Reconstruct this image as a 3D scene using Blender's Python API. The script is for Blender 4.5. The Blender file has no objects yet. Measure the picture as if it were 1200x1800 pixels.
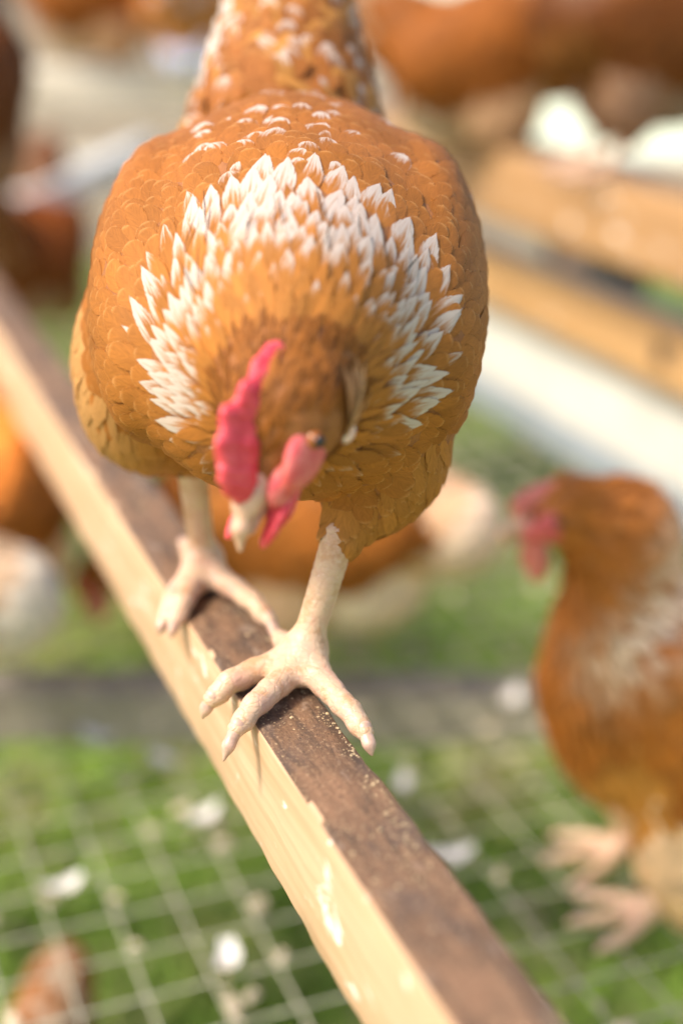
import bpy, bmesh, math, random
import numpy as np
from mathutils import Vector, Matrix

# ------------------------------------------------------------------ camera, sky, sun, exposure
SC = bpy.context.scene
COL = SC.collection
PITCH = math.radians(21.8)
cam_d = bpy.data.cameras.new('camera')
cam = bpy.data.objects.new('camera', cam_d)
COL.objects.link(cam)
cam.location = (0, 0, 1.164)
cam.rotation_euler = (math.pi / 2 - PITCH, 0, 0)
cam_d.sensor_fit = 'VERTICAL'
cam_d.sensor_height = 36.0
cam_d.sensor_width = 24.0
cam_d.lens = 50.0
cam_d.clip_start = 0.02
cam_d.clip_end = 500
cam_d.dof.use_dof = True
cam_d.dof.focus_distance = 0.658
cam_d.dof.aperture_fstop = 2.0
SC.camera = cam

SUN_EL, SUN_AZ = math.radians(53), math.radians(-114)   # azimuth measured from +Y towards +X
W = bpy.data.worlds.new('World')
SC.world = W
W.use_nodes = True
nt = W.node_tree
sky = nt.nodes.new('ShaderNodeTexSky')
sky.sky_type = 'NISHITA'
sky.sun_disc = False
sky.sun_elevation = SUN_EL
sky.sun_rotation = SUN_AZ
sky.dust_density = 3.0
bg = nt.nodes['Background']
bg.inputs['Strength'].default_value = 0.15
nt.links.new(sky.outputs['Color'], bg.inputs['Color'])

sun_d = bpy.data.lights.new('sun', 'SUN')
sun = bpy.data.objects.new('sun', sun_d)
COL.objects.link(sun)
sun_d.energy = 2.6
sun_d.angle = math.radians(14)
sun_d.color = (1.0, 0.93, 0.82)
sd = Vector((math.sin(SUN_AZ) * math.cos(SUN_EL), math.cos(SUN_AZ) * math.cos(SUN_EL), math.sin(SUN_EL)))
sun.rotation_euler = sd.to_track_quat('Z', 'Y').to_euler()

SC.view_settings.view_transform = 'Standard'
SC.view_settings.look = 'None'
SC.view_settings.exposure = 1.04
SC.view_settings.gamma = 1.0
SC.view_settings.use_curve_mapping = False
SC.cycles.use_denoising = True
SC.cycles.max_bounces = 6
SC.cycles.diffuse_bounces = 3

rng = np.random.default_rng(7)
random.seed(7)

# ------------------------------------------------------------------ small helpers
def link(o, parent=None):
    COL.objects.link(o)
    if parent is not None:
        o.parent = parent
    return o

def tag(o, label=None, cat=None, group=None, kind=None):
    if label: o['label'] = label
    if cat: o['category'] = cat
    if group: o['group'] = group
    if kind: o['kind'] = kind
    return o

def empty(name, loc=(0, 0, 0), rz=0.0):
    o = bpy.data.objects.new(name, None)
    o.empty_display_size = 0.02
    o.location = loc
    o.rotation_euler = (0, 0, rz)
    return link(o)

def np_mesh(name, V, F, mat=None, smooth=True, fa=None, fb=None, bn=None):
    """V (n,3) verts, F (m,k) faces all with k corners, or a list."""
    me = bpy.data.meshes.new(name)
    V = np.asarray(V, dtype=np.float32)
    if isinstance(F, np.ndarray):
        k = F.shape[1]
        me.vertices.add(len(V))
        me.vertices.foreach_set('co', V.ravel())
        me.loops.add(F.size)
        me.loops.foreach_set('vertex_index', F.astype(np.int32).ravel())
        me.polygons.add(len(F))
        me.polygons.foreach_set('loop_start', np.arange(0, F.size, k, dtype=np.int32))
        me.polygons.foreach_set('loop_total', np.full(len(F), k, dtype=np.int32))
        me.update(calc_edges=True)
    else:
        me.from_pydata([tuple(map(float, v)) for v in V], [], F)
    me.validate()
    if smooth:
        me.polygons.foreach_set('use_smooth', np.ones(len(me.polygons), dtype=bool))
    for nm, a in (('fa', fa), ('fb', fb)):
        if a is not None:
            at = me.attributes.new(nm, 'FLOAT_COLOR', 'POINT')
            at.data.foreach_set('color', np.asarray(a, dtype=np.float32).ravel())
    if bn is not None:
        at = me.attributes.new('bn', 'FLOAT_VECTOR', 'POINT')
        at.data.foreach_set('vector', np.asarray(bn, dtype=np.float32).ravel())
    if mat is not None:
        for m in (mat if isinstance(mat, (list, tuple)) else [mat]):
            me.materials.append(m)
    return me

def mobj(name, me, parent=None):
    return link(bpy.data.objects.new(name, me), parent)

def norm(a):
    return a / np.maximum(np.linalg.norm(a, axis=-1, keepdims=True), 1e-9)

def vnoise(p, seed=0):
    """cheap smooth noise from sines, about -1..1"""
    r = np.random.default_rng(seed)
    out = 0
    for i in range(5):
        k = r.normal(size=3)
        out = out + np.sin(p @ k * 1.4 + r.uniform(0, 6.28))
    return out / 3.2

# ------------------------------------------------------------------ materials
def new_mat(name):
    m = bpy.data.materials.new(name)
    m.use_nodes = True
    n = m.node_tree
    return m, n, n.nodes['Principled BSDF']

class NB:
    """tiny node builder"""
    def __init__(s, nt): s.n = nt
    def add(s, t, **kw):
        x = s.n.nodes.new(t)
        for k, v in kw.items(): setattr(x, k, v)
        return x
    def put(s, sock, v):
        if isinstance(v, bpy.types.NodeSocket): s.n.links.new(v, sock)
        elif v is not None:
            if sock.type == 'RGBA' and len(v) == 3: v = (*v, 1)
            sock.default_value = v
    def math(s, op, a, b=None, c=None, clamp=False):
        x = s.add('ShaderNodeMath', operation=op, use_clamp=clamp)
        for i, v in enumerate((a, b, c)):
            if v is not None: s.put(x.inputs[i], v)
        return x.outputs[0]
    def mix(s, f, a, b, blend='MIX'):
        x = s.add('ShaderNodeMix', data_type='RGBA', blend_type=blend)
        s.put(x.inputs[0], f); s.put(x.inputs[6], a); s.put(x.inputs[7], b)
        return x.outputs[2]
    def step(s, v, lo, hi):
        x = s.add('ShaderNodeMapRange', interpolation_type='SMOOTHSTEP')
        s.put(x.inputs[0], v); s.put(x.inputs[1], lo); s.put(x.inputs[2], hi)
        return x.outputs[0]
    def noise(s, vec, scale=5, detail=3, rough=.55, dist=0, out=0):
        x = s.add('ShaderNodeTexNoise')
        if vec is not None: s.put(x.inputs['Vector'], vec)
        x.inputs['Scale'].default_value = scale
        x.inputs['Detail'].default_value = detail
        x.inputs['Roughness'].default_value = rough
        x.inputs['Distortion'].default_value = dist
        return x.outputs[out]
    def coord(s, which='Object'):
        return s.add('ShaderNodeTexCoord').outputs[which]
    def scale(s, vec, sc):
        x = s.add('ShaderNodeMapping')
        s.put(x.inputs['Vector'], vec); x.inputs['Scale'].default_value = sc
        return x.outputs[0]
    def bump(s, h, strength=.3, dist=.002):
        x = s.add('ShaderNodeBump')
        s.put(x.inputs['Height'], h); x.inputs['Strength'].default_value = strength
        x.inputs['Distance'].default_value = dist
        return x.outputs[0]

def feather_mat():
    m, n, p = new_mat('feather')
    b = NB(n)
    at = b.add('ShaderNodeAttribute', attribute_name='fa')
    sep = b.add('ShaderNodeSeparateColor')
    n.links.new(at.outputs['Color'], sep.inputs[0])
    u0, v, rnd = sep.outputs[0], sep.outputs[1], sep.outputs[2]
    wht = at.outputs['Alpha']
    u = b.math('SUBTRACT', b.math('MULTIPLY', u0, 2.0), 1.0)
    au = b.math('ABSOLUTE', u)
    fb = b.add('ShaderNodeAttribute', attribute_name='fb').outputs['Color']
    oi = b.add('ShaderNodeObjectInfo')
    base = b.mix(1.0, fb, oi.outputs['Color'], 'MULTIPLY')
    # barb streaks, running obliquely out of the shaft
    bx = b.math('ADD', b.math('SUBTRACT', b.math('MULTIPLY', v, 15.0), b.math('MULTIPLY', au, 8.0)), b.math('MULTIPLY', rnd, 91.0))
    cx = b.add('ShaderNodeCombineXYZ')
    b.put(cx.inputs[0], bx); b.put(cx.inputs[1], b.math('MULTIPLY', u, 1.6)); b.put(cx.inputs[2], b.math('MULTIPLY', rnd, 37.0))
    st = b.noise(cx.outputs[0], 1.0, 4, .65)
    cx2 = b.add('ShaderNodeCombineXYZ')
    b.put(cx2.inputs[0], b.math('MULTIPLY', u, 3.6)); b.put(cx2.inputs[1], b.math('ADD', b.math('MULTIPLY', v, 1.3), b.math('MULTIPLY', rnd, 71.0))); b.put(cx2.inputs[2], b.math('MULTIPLY', rnd, 23.0))
    st2 = b.noise(cx2.outputs[0], 1.0, 4, .7)
    k = b.math('ADD', b.math('ADD', b.math('MULTIPLY', b.math('SUBTRACT', st, .5), .8), b.math('MULTIPLY', b.math('SUBTRACT', st2, .5), .5)), .97)
    kk = b.math('MULTIPLY', k, b.math('ADD', b.math('MULTIPLY', rnd, .14), .93))
    base = b.mix(1.0, base, b.add('ShaderNodeCombineColor').outputs[0], 'MULTIPLY') if False else b.mix(1.0, base, (1, 1, 1), 'MULTIPLY')
    hs = b.add('ShaderNodeHueSaturation')
    b.put(hs.inputs['Value'], kk); b.put(hs.inputs['Color'], base)
    base = hs.outputs[0]
    # pale lacing along the rim of a covert
    rim = b.step(b.math('MAXIMUM', b.math('MULTIPLY', au, b.step(v, .25, .8)), b.math('SUBTRACT', v, .02)), .84, .97)
    base = b.mix(b.math('MULTIPLY', rim, .42), base, (.72, .36, .12))
    # white end with barbed border
    edge = b.math('ADD', b.math('ADD', v, b.math('MULTIPLY', b.math('SUBTRACT', st2, .5), 1.5)), b.math('MULTIPLY', au, .05))
    wm = b.math('MULTIPLY', b.step(b.math('SUBTRACT', edge, b.math('MULTIPLY', b.math('SUBTRACT', 1.0, wht), .62)), .18, .58), b.step(wht, .02, .15))
    shaft = b.math('MULTIPLY', b.math('SUBTRACT', 1.0, b.step(au, .03, .16)), b.math('SUBTRACT', 1.0, b.step(v, .55, .95)))
    white = b.mix(b.step(st2, .58, .74), (.60, .49, .405), (.48, .25, .115))
    white = b.mix(b.math('MULTIPLY', shaft, .5), white, (.45, .2, .07))
    base = b.mix(wm, base, white)
    b.put(p.inputs['Base Color'], base)
    p.inputs['Roughness'].default_value = .6
    p.inputs['Specular IOR Level'].default_value = .15
    # plumage is soft: the vane shades mostly like the body it lies on
    vt = b.add('ShaderNodeVectorTransform', vector_type='NORMAL', convert_from='OBJECT', convert_to='WORLD')
    n.links.new(b.add('ShaderNodeAttribute', attribute_name='bn').outputs['Vector'], vt.inputs[0])
    mv = b.add('ShaderNodeMix', data_type='VECTOR')
    mv.inputs[0].default_value = .78
    n.links.new(b.add('ShaderNodeNewGeometry').outputs['Normal'], mv.inputs[4]); n.links.new(vt.outputs[0], mv.inputs[5])
    nv_ = b.add('ShaderNodeVectorMath', operation='NORMALIZE')
    n.links.new(mv.outputs[1], nv_.inputs[0])
    bp = b.add('ShaderNodeBump'); bp.inputs['Strength'].default_value = .3; bp.inputs['Distance'].default_value = .0008
    n.links.new(st, bp.inputs['Height']); n.links.new(nv_.outputs[0], bp.inputs['Normal'])
    n.links.new(bp.outputs[0], p.inputs['Normal'])
    # thin vanes let some light through
    tr = b.add('ShaderNodeBsdfTranslucent')
    b.put(tr.inputs[0], base)
    mx = b.add('ShaderNodeMixShader')
    mx.inputs[0].default_value = .22
    out = n.nodes['Material Output']
    n.links.new(p.outputs[0], mx.inputs[1]); n.links.new(tr.outputs[0], mx.inputs[2])
    # frayed border where the barbs come apart
    stc = b.math('SUBTRACT', st, .5)
    fr1 = b.math('MULTIPLY', b.step(b.math('ADD', au, b.math('MULTIPLY', stc, 1.0)), .84, 1.04), b.step(v, .35, .7))
    fr2 = b.step(b.math('ADD', v, b.math('MULTIPLY', stc, .25)), .955, 1.0)
    tp = b.add('ShaderNodeBsdfTransparent')
    mt = b.add('ShaderNodeMixShader')
    b.put(mt.inputs[0], b.math('MAXIMUM', fr1, fr2))
    n.links.new(mx.outputs[0], mt.inputs[1]); n.links.new(tp.outputs[0], mt.inputs[2])
    n.links.new(mt.outputs[0], out.inputs[0])
    return m

def body_mat():
    m, n, p = new_mat('down')
    b = NB(n)
    fb = b.add('ShaderNodeAttribute', attribute_name='fb').outputs['Color']
    oi = b.add('ShaderNodeObjectInfo')
    base = b.mix(1.0, fb, oi.outputs['Color'], 'MULTIPLY')
    co = b.coord()
    nz = b.noise(co, 140, 4, .6)
    base = b.mix(b.math('MULTIPLY', b.step(nz, .35, .7), .45), base, b.mix(1.0, base, (.5, .42, .35), 'MULTIPLY'))
    b.put(p.inputs['Base Color'], base)
    p.inputs['Roughness'].default_value = .75
    b.put(p.inputs['Normal'], b.bump(nz, .5, .003))
    return m

def flesh_mat(name, c1, c2, scale=160, rough=.45, sss=.25):
    m, n, p = new_mat(name)
    b = NB(n)
    co = b.coord()
    nz = b.noise(co, scale, 4, .6)
    vo = b.add('ShaderNodeTexVoronoi'); vo.inputs['Scale'].default_value = scale * 4
    b.put(vo.inputs['Vector'], co)
    b.put(p.inputs['Base Color'], b.mix(b.step(nz, .3, .7), c1, c2))
    p.inputs['Roughness'].default_value = rough
    p.inputs['Subsurface Weight'].default_value = sss
    p.inputs['Subsurface Radius'].default_value = (.006, .002, .0015)
    p.inputs['Subsurface Scale'].default_value = .6
    b.put(p.inputs['Normal'], b.bump(vo.outputs['Distance'], .35, .0006))
    return m

def leg_mat():
    m, n, p = new_mat('scaly_skin')
    b = NB(n)
    co = b.coord()
    vo = b.add('ShaderNodeTexVoronoi', feature='DISTANCE_TO_EDGE')
    vo.inputs['Scale'].default_value = 230
    b.put(vo.inputs['Vector'], b.scale(co, (.8, 1, 1.5)))
    groove = b.math('SUBTRACT', 1.0, b.step(vo.outputs['Distance'], .0, .09))
    big = b.noise(co, 55, 4, .6)
    fine = b.noise(co, 420, 3, .6)
    base = b.mix(b.step(big, .42, .62), (.60, .40, .25), (.58, .345, .235))
    base = b.mix(b.math('MULTIPLY', b.step(b.noise(b.scale(co, (1, 1, 1.1)), 95, 5, .7), .50, .66), .7), base, (.46, .23, .10))
    base = b.mix(b.math('MULTIPLY', groove, .30), base, (.50, .28, .16))
    base = b.mix(b.math('MULTIPLY', b.step(fine, .6, .75), .3), base, (.9, .78, .66))
    b.put(p.inputs['Base Color'], base)
    p.inputs['Roughness'].default_value = .5
    p.inputs['Subsurface Weight'].default_value = .15
    p.inputs['Subsurface Radius'].default_value = (.004, .002, .001)
    p.inputs['Subsurface Scale'].default_value = .5
    h = b.math('ADD', b.math('MULTIPLY', b.step(vo.outputs['Distance'], 0, .15), 1.0), b.math('MULTIPLY', fine, .4))
    b.put(p.inputs['Normal'], b.bump(h, .3, .0006))
    return m

def plain_mat(name, col, rough=.5, var=.25, scale=40, metal=0.0, bump=.2, bd=.002):
    m, n, p = new_mat(name)
    b = NB(n)
    nz = b.noise(b.coord(), scale, 5, .6)
    dark = tuple(c * (1 - var) for c in col); lite = tuple(min(1, c * (1 + var)) for c in col)
    b.put(p.inputs['Base Color'], b.mix(b.step(nz, .25, .75), dark, lite))
    p.inputs['Roughness'].default_value = rough
    p.inputs['Metallic'].default_value = metal
    b.put(p.inputs['Normal'], b.bump(nz, bump, bd))
    return m

def pine_mat(name='pine', c0=(.48, .285, .155), c1=(.60, .405, .25), stain=.25):
    """planed timber, grain along local X"""
    m, n, p = new_mat(name)
    b = NB(n)
    co = b.coord()
    g = b.noise(b.scale(co, (3, 60, 60)), 1.0, 5, .6, .8)
    ring = b.add('ShaderNodeTexWave', wave_type='BANDS', bands_direction='Z')
    ring.inputs['Scale'].default_value = 34; ring.inputs['Distortion'].default_value = 7
    ring.inputs['Detail'].default_value = 3; ring.inputs['Detail Scale'].default_value = .5
    b.put(ring.inputs['Vector'], b.scale(co, (.12, 1, 1)))
    base = b.mix(b.step(g, .3, .72), c0, c1)
    base = b.mix(b.math('MULTIPLY', b.step(ring.outputs['Fac'], .5, 1), .22), base, tuple(c * .72 for c in c0))
    big = b.noise(b.scale(co, (9, 22, 22)), 1.0, 4, .6, .4)
    base = b.mix(b.math('MULTIPLY', b.step(big, .5, .75), stain), base, (.42, .22, .09))
    drop = b.noise(b.scale(co, (30, 55, 55)), 1.0, 5, .65, .6)
    base = b.mix(b.math('MULTIPLY', b.step(drop, .60, .68), .8), base, (.86, .78, .68))
    crack = b.noise(b.scale(co, (26, 160, 160)), 1.0, 3, .6)
    base = b.mix(b.math('MULTIPLY', b.step(crack, .69, .74), .7), base, (.24, .12, .05))
    b.put(p.inputs['Base Color'], base)
    p.inputs['Roughness'].default_value = .55
    b.put(p.inputs['Normal'], b.bump(b.math('ADD', g, b.math('MULTIPLY', drop, .6)), .25, .0015))
    return m

def soiled_mat():
    """the trodden, soiled top of the perch"""
    m, n, p = new_mat('soiled_wood')
    b = NB(n)
    co = b.coord()
    g = b.noise(b.scale(co, (14, 120, 120)), 1.0, 6, .65, 1.0)
    blot = b.noise(b.scale(co, (22, 34, 34)), 1.0, 5, .65, .5)
    fine = b.noise(co, 520, 5, .75)
    base = b.mix(b.step(g, .32, .68), (.065, .034, .016), (.20, .105, .052))
    base = b.mix(b.math('MULTIPLY', b.step(blot, .45, .68), .6), base, (.25, .125, .062))
    base = b.mix(b.math('MULTIPLY', b.step(blot, .52, .36), .55), base, (.085, .055, .042))
    gry = b.noise(b.scale(co, (40, 70, 70)), 1.0, 6, .7)
    base = b.mix(b.math('MULTIPLY', b.step(gry, .56, .70), .55), base, (.36, .26, .19))
    base = b.mix(b.math('MULTIPLY', b.step(fine, .54, .66), .7), base, (.42, .27, .15))
    base = b.mix(b.math('MULTIPLY', b.step(fine, .45, .33), .7), base, (.04, .024, .016))
    b.put(p.inputs['Base Color'], base)
    p.inputs['Roughness'].default_value = .8
    b.put(p.inputs['Normal'], b.bump(b.math('ADD', b.math('ADD', g, fine), gry), .6, .0018))
    return m

M_FEA, M_BODY = feather_mat(), body_mat()
M_COMB = flesh_mat('comb_skin', (.62, .030, .05), (.74, .09, .105), 130, .42, .3)
M_COMB2 = flesh_mat('pale_comb_skin', (.58, .13, .10), (.66, .22, .16), 130, .55, .2)
M_FACE = flesh_mat('face_skin', (.56, .055, .065), (.66, .17, .14), 160, .5, .3)
M_LOBE = flesh_mat('earlobe_skin', (.72, .42, .36), (.80, .58, .48), 150, .55, .3)
M_LEG = leg_mat()
M_HORN = plain_mat('horn', (.58, .34, .22), .35, .25, 120, bump=.1, bd=.0005)
M_CLAW = plain_mat('claw', (.50, .31, .22), .4, .3, 160, bump=.1, bd=.0004)
M_EYE = plain_mat('eye_iris', (.30, .09, .02), .15, .2, 300, bump=0)
M_PUPIL = plain_mat('pupil', (.01, .008, .008), .08, .1, 50, bump=0)
M_PINE = pine_mat()
M_PINE2 = pine_mat('weathered_pine', (.17, .10, .045), (.26, .155, .07), .4)
M_TAN = pine_mat('tan_pine', (.47, .25, .095), (.60, .35, .145), .15)
M_PALE = pine_mat('pale_timber', (.56, .48, .35), (.70, .62, .47), .15)
M_SOIL = soiled_mat()
M_WIRE = plain_mat('galvanised_wire', (.45, .41, .30), .6, .4, 60, .2)
M_GREYW = plain_mat('grey_timber', (.30, .255, .20), .8, .3, 18)
M_ZINC = plain_mat('zinc_strip', (.34, .37, .40), .45, .2, 12, .3)
M_PAINT = plain_mat('cream_paint', (.60, .56, .48), .6, .12, 9)
M_WHITEP = plain_mat('white_paint', (.50, .50, .49), .5, .12, 14)
M_INK = plain_mat('ink', (.03, .025, .02), .6, .2, 40)
M_FLUFF = plain_mat('white_feather', (.62, .58, .52), .7, .1, 60)
M_CHIP = plain_mat('wood_chip', (.46, .33, .18), .8, .5, 400)

# ------------------------------------------------------------------ signed-distance modelling
def E(c, r, reg, tilt=0.0, rot=None, k=None):
    """ellipsoid; tilt turns it about X (radians, positive = front, -Y, goes down)"""
    R = np.eye(3)
    if tilt:
        cs, sn = math.cos(tilt), math.sin(tilt)
        R = np.array([[1, 0, 0], [0, cs, -sn], [0, sn, cs]])
    if rot is not None: R = rot
    return ('e', np.array(c, float), np.array(r, float), R, reg, k)

def K(a, b, ra, rb, reg, k=None):
    return ('k', np.array(a, float), np.array(b, float), float(ra), float(rb), reg, k)

def prim_d(q, p):
    if q[0] == 'e':
        x = (p - q[1]) @ q[3]
        k0 = np.linalg.norm(x / q[2], axis=1)
        k1 = np.linalg.norm(x / q[2] ** 2, axis=1)
        return k0 * (k0 - 1) / np.maximum(k1, 1e-6)
    ab = q[2] - q[1]
    t = np.clip(((p - q[1]) @ ab) / (ab @ ab), 0, 1)
    return np.linalg.norm(p - q[1] - t[:, None] * ab, axis=1) - (q[3] + (q[4] - q[3]) * t)

def reg_of(q): return q[4] if q[0] == 'e' else q[5]
def k_of(q): return q[5] if q[0] == 'e' else q[6]

def sdf(prims, p, k=.018):
    d = None
    for q in prims:
        e = prim_d(q, p)
        if d is None: d = e; continue
        kk = k_of(q) or k
        h = np.maximum(kk - np.abs(d - e), 0) / kk
        d = np.minimum(d, e) - h * h * kk * .25
    return d

def grad(prims, p, k=.018, e=.0008):
    d0 = sdf(prims, p, k)
    g = np.stack([sdf(prims, p + np.eye(3)[i] * e, k) - d0 for i in range(3)], 1)
    return d0, norm(g)

def regions(prims, p):
    D = np.stack([prim_d(q, p) for q in prims], 1)
    names = [reg_of(q) for q in prims]
    return np.array(names)[D.argmin(1)]

def nets(fn, lo, hi, step):
    """naive surface nets; fn maps (n,3) to distance"""
    lo, hi = np.array(lo, float), np.array(hi, float)
    n = np.ceil((hi - lo) / step).astype(int) + 1
    ax = [lo[i] + np.arange(n[i]) * step for i in range(3)]
    G = np.stack(np.meshgrid(*ax, indexing='ij'), -1)
    val = np.concatenate([fn(G[i].reshape(-1, 3)).reshape(1, n[1], n[2]) for i in range(n[0])], 0)
    ins = val < 0
    c = n - 1
    acc = np.zeros((*c, 3)); cnt = np.zeros(c)
    offs = [(i, j, k) for i in (0, 1) for j in (0, 1) for k in (0, 1)]
    for a in offs:
        for d in range(3):
            if a[d]: continue
            b = list(a); b[d] = 1
            sa = tuple(slice(a[i], a[i] + c[i]) for i in range(3)); sb = tuple(slice(b[i], b[i] + c[i]) for i in range(3))
            va, vb = val[sa], val[sb]
            m = (va < 0) != (vb < 0)
            t = np.where(m, va / np.where(m, va - vb, 1), 0)
            pos = np.array(a, float)[None, None, None, :] * np.ones((*c, 1))
            pos[..., d] += t
            acc += pos * m[..., None]; cnt += m
    act = cnt > 0
    idx = -np.ones(c, int); idx[act] = np.arange(act.sum())
    I = np.argwhere(act)
    V = lo + (I + acc[act] / cnt[act][:, None]) * step
    F = []
    for d in range(3):
        e1, e2 = (d + 1) % 3, (d + 2) % 3
        s0 = [slice(1, c[i]) for i in range(3)]; s0[d] = slice(0, c[d])
        s1 = list(s0); s1[d] = slice(1, c[d] + 1)
        a, b = ins[tuple(s0)], ins[tuple(s1)]
        base = np.argwhere(a != b)
        fl = a[a != b]
        base[:, e1] += 1; base[:, e2] += 1
        def at(o1, o2):
            q = base.copy(); q[:, e1] += o1; q[:, e2] += o2
            return idx[q[:, 0], q[:, 1], q[:, 2]]
        quad = np.stack([at(-1, -1), at(0, -1), at(0, 0), at(-1, 0)], 1)
        quad[~fl] = quad[~fl][:, ::-1]
        F.append(quad)
    F = np.concatenate(F)
    F = F[(F >= 0).all(1)]
    return V, F

def sdf_mesh(name, prims, step, mat, k=.004, pad=.008, disp=0, fb=None):
    pts = []
    for q in prims:
        if q[0] == 'e': pts += [q[1] - q[2].max(), q[1] + q[2].max()]
        else: pts += [q[1] - q[3], q[1] + q[3], q[2] - q[4], q[2] + q[4]]
    pts = np.array(pts)
    V, F = nets(lambda p: sdf(prims, p, k), pts.min(0) - pad, pts.max(0) + pad, step)
    if disp:
        d, g = grad(prims, V, k)
        V = V + g * (vnoise(V * 900, 3) * disp)[:, None]
    return np_mesh(name, V, F, mat)

# ------------------------------------------------------------------ feathers
def sample_surface(V, F, n, seed):
    r = np.random.default_rng(seed)
    T = np.concatenate([F[:, [0, 1, 2]], F[:, [0, 2, 3]]])
    a, b, c = V[T[:, 0]], V[T[:, 1]], V[T[:, 2]]
    ar = np.linalg.norm(np.cross(b - a, c - a), axis=1)
    i = r.choice(len(T), n, p=ar / ar.sum())
    u, v = r.random(n), r.random(n)
    f = u + v > 1; u[f], v[f] = 1 - u[f], 1 - v[f]
    return a[i] + (b[i] - a[i]) * u[:, None] + (c[i] - a[i]) * v[:, None]

def thin(P, rad):
    """dart throwing: keep points whose own radius is clear of kept ones"""
    keep, grid = [], {}
    cell = float(np.max(rad))
    for i, (p, r) in enumerate(zip(P, rad)):
        key = tuple((p // cell).astype(int))
        ok = True
        for dx in (-1, 0, 1):
            for dy in (-1, 0, 1):
                for dz in (-1, 0, 1):
                    for j in grid.get((key[0] + dx, key[1] + dy, key[2] + dz), ()):
                        if ((P[j] - p) ** 2).sum() < r * r: ok = False; break
                    if not ok: break
                if not ok: break
            if not ok: break
        if ok: keep.append(i); grid.setdefault(key, []).append(i)
    return np.array(keep)

def feathers(prims, P, D, L, Wd, kind, h0, h1, ragged, seed, nu=5, nv=8, k=.018, curl=0.0):
    """every feather is a small curved vane laid on the body; returns V (n, nv*nu, 3), F of one, u, v"""
    r = np.random.default_rng(seed)
    n = len(P)
    _, N = grad(prims, P, k)
    D = norm(D - (D * N).sum(1, keepdims=True) * N)
    B = np.cross(N, D)
    v = 1 - (1 - np.linspace(0, 1, nv)) ** 1.5; u = np.linspace(-1, 1, nu)
    vv, uu = np.meshgrid(v, u, indexing='ij')
    vv, uu = vv.ravel(), uu.ravel()
    if kind == 'round':
        w = np.where(vv < .58, .55 + .45 * np.sin(vv / .58 * np.pi / 2), np.sqrt(np.clip(1 - ((vv - .58) / .422) ** 2, 0, 1)))
    elif kind == 'point':
        w = np.where(vv < .5, .45 + .55 * np.sin(vv / .5 * np.pi / 2), np.clip(1 - (np.clip(vv - .5, 0, 1) / .5) ** 1.6, 0, 1)) + .012
    else:
        w = .35 + .65 * np.sin(np.pi * np.clip(vv * .85 + .1, 0, 1))
    jit = r.normal(0, ragged, (n, nv, nu)) * (v[None, :, None] ** 2)
    jit = jit.reshape(n, -1)
    lj = vv[None] + jit * .6 * (np.abs(uu)[None] > .2)
    bend = r.normal(0, .05, n)
    Lx = L[:, None]; Wx = Wd[:, None]
    side = uu[None] * w[None] * (1 + jit) * Wx * .5 + bend[:, None] * Lx * vv[None] ** 2
    p = P[:, None] + D[:, None] * (lj * Lx)[..., None] + B[:, None] * side[..., None]
    hh = (h0 + (h1 - h0) * vv)[None] * np.ones((n, 1)) - (uu ** 2)[None] * Wx * .03 + r.normal(0, .00035, (n, 1)) + curl * (vv ** 3)[None] * Lx
    q = p.reshape(-1, 3)
    for _ in range(2):
        d, g = grad(prims, q, k)
        q = q - g * (d - hh.ravel())[:, None]
    V = q.reshape(n, -1, 3)
    F = []
    for i in range(nv - 1):
        for j in range(nu - 1):
            a = i * nu + j
            F.append((a, a + 1, a + nu + 1, a + nu))
    feathers.bn = norm(g).reshape(n, -1, 3)
    return V, np.array(F), uu, vv

def feather_attr(uu, vv, rnd, wht, col):
    n = len(rnd)
    bn = feathers.bn
    fa = np.zeros((n, len(uu), 4)); fa[..., 0] = uu * .5 + .5; fa[..., 1] = vv; fa[..., 2] = rnd[:, None]; fa[..., 3] = wht[:, None]
    fb = np.ones((n, len(uu), 4)); fb[..., :3] = col[:, None, :]
    return fa, fb, bn

def join_feathers(name, V, F, fa, fb, bn, parent):
    n, m = V.shape[:2]
    FF = (F[None] + (np.arange(n) * m)[:, None, None]).reshape(-1, 4)
    o = mobj(name, np_mesh(name, V.reshape(-1, 3), FF, M_FEA, True, fa.reshape(-1, 4), fb.reshape(-1, 4), bn.reshape(-1, 3)), parent)
    o['kind'] = 'stuff'
    return o

def single_feathers(name, V, F, fa, fb, bn, parent):
    for i in range(len(V)):
        mobj(name, np_mesh(name, V[i], F, M_FEA, True, fa[i], fb[i], bn[i]), parent)

# plumage colours (linear base colours)
RUST = np.array((.36, .122, .021)); TAN = np.array((.55, .235, .050)); DARK = np.array((.27, .095, .026)); CREAM = np.array((.80, .66, .50))

# ------------------------------------------------------------------ setting: ground, grass, path
def sheet(name, x0, x1, y0, y1, z, mat, nx=1, ny=1, amp=0.0, seed=1):
    xs, ys = np.linspace(x0, x1, nx + 1), np.linspace(y0, y1, ny + 1)
    X, Y = np.meshgrid(xs, ys, indexing='ij')
    P = np.stack([X.ravel(), Y.ravel(), np.full(X.size, z)], 1)
    if amp: P[:, 2] += vnoise(P * 3, seed) * amp
    i, j = np.meshgrid(np.arange(nx), np.arange(ny), indexing='ij')
    a = (i * (ny + 1) + j).ravel()
    F = np.stack([a, a + ny + 1, a + ny + 2, a + 1], 1)
    return tag(mobj(name, np_mesh(name, P, F, mat)), kind='structure')

def soil_mat():
    m, n, p = new_mat('soil')
    b = NB(n); co = b.coord()
    base = b.mix(b.step(b.noise(co, 5, 5), .35, .65), (.28, .26, .11), (.26, .36, .09))
    base = b.mix(b.math('MULTIPLY', b.step(b.noise(co, 30, 4), .55, .7), .5), base, (.30, .24, .15))
    b.put(p.inputs['Base Color'], base); p.inputs['Roughness'].default_value = .9
    return m

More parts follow.
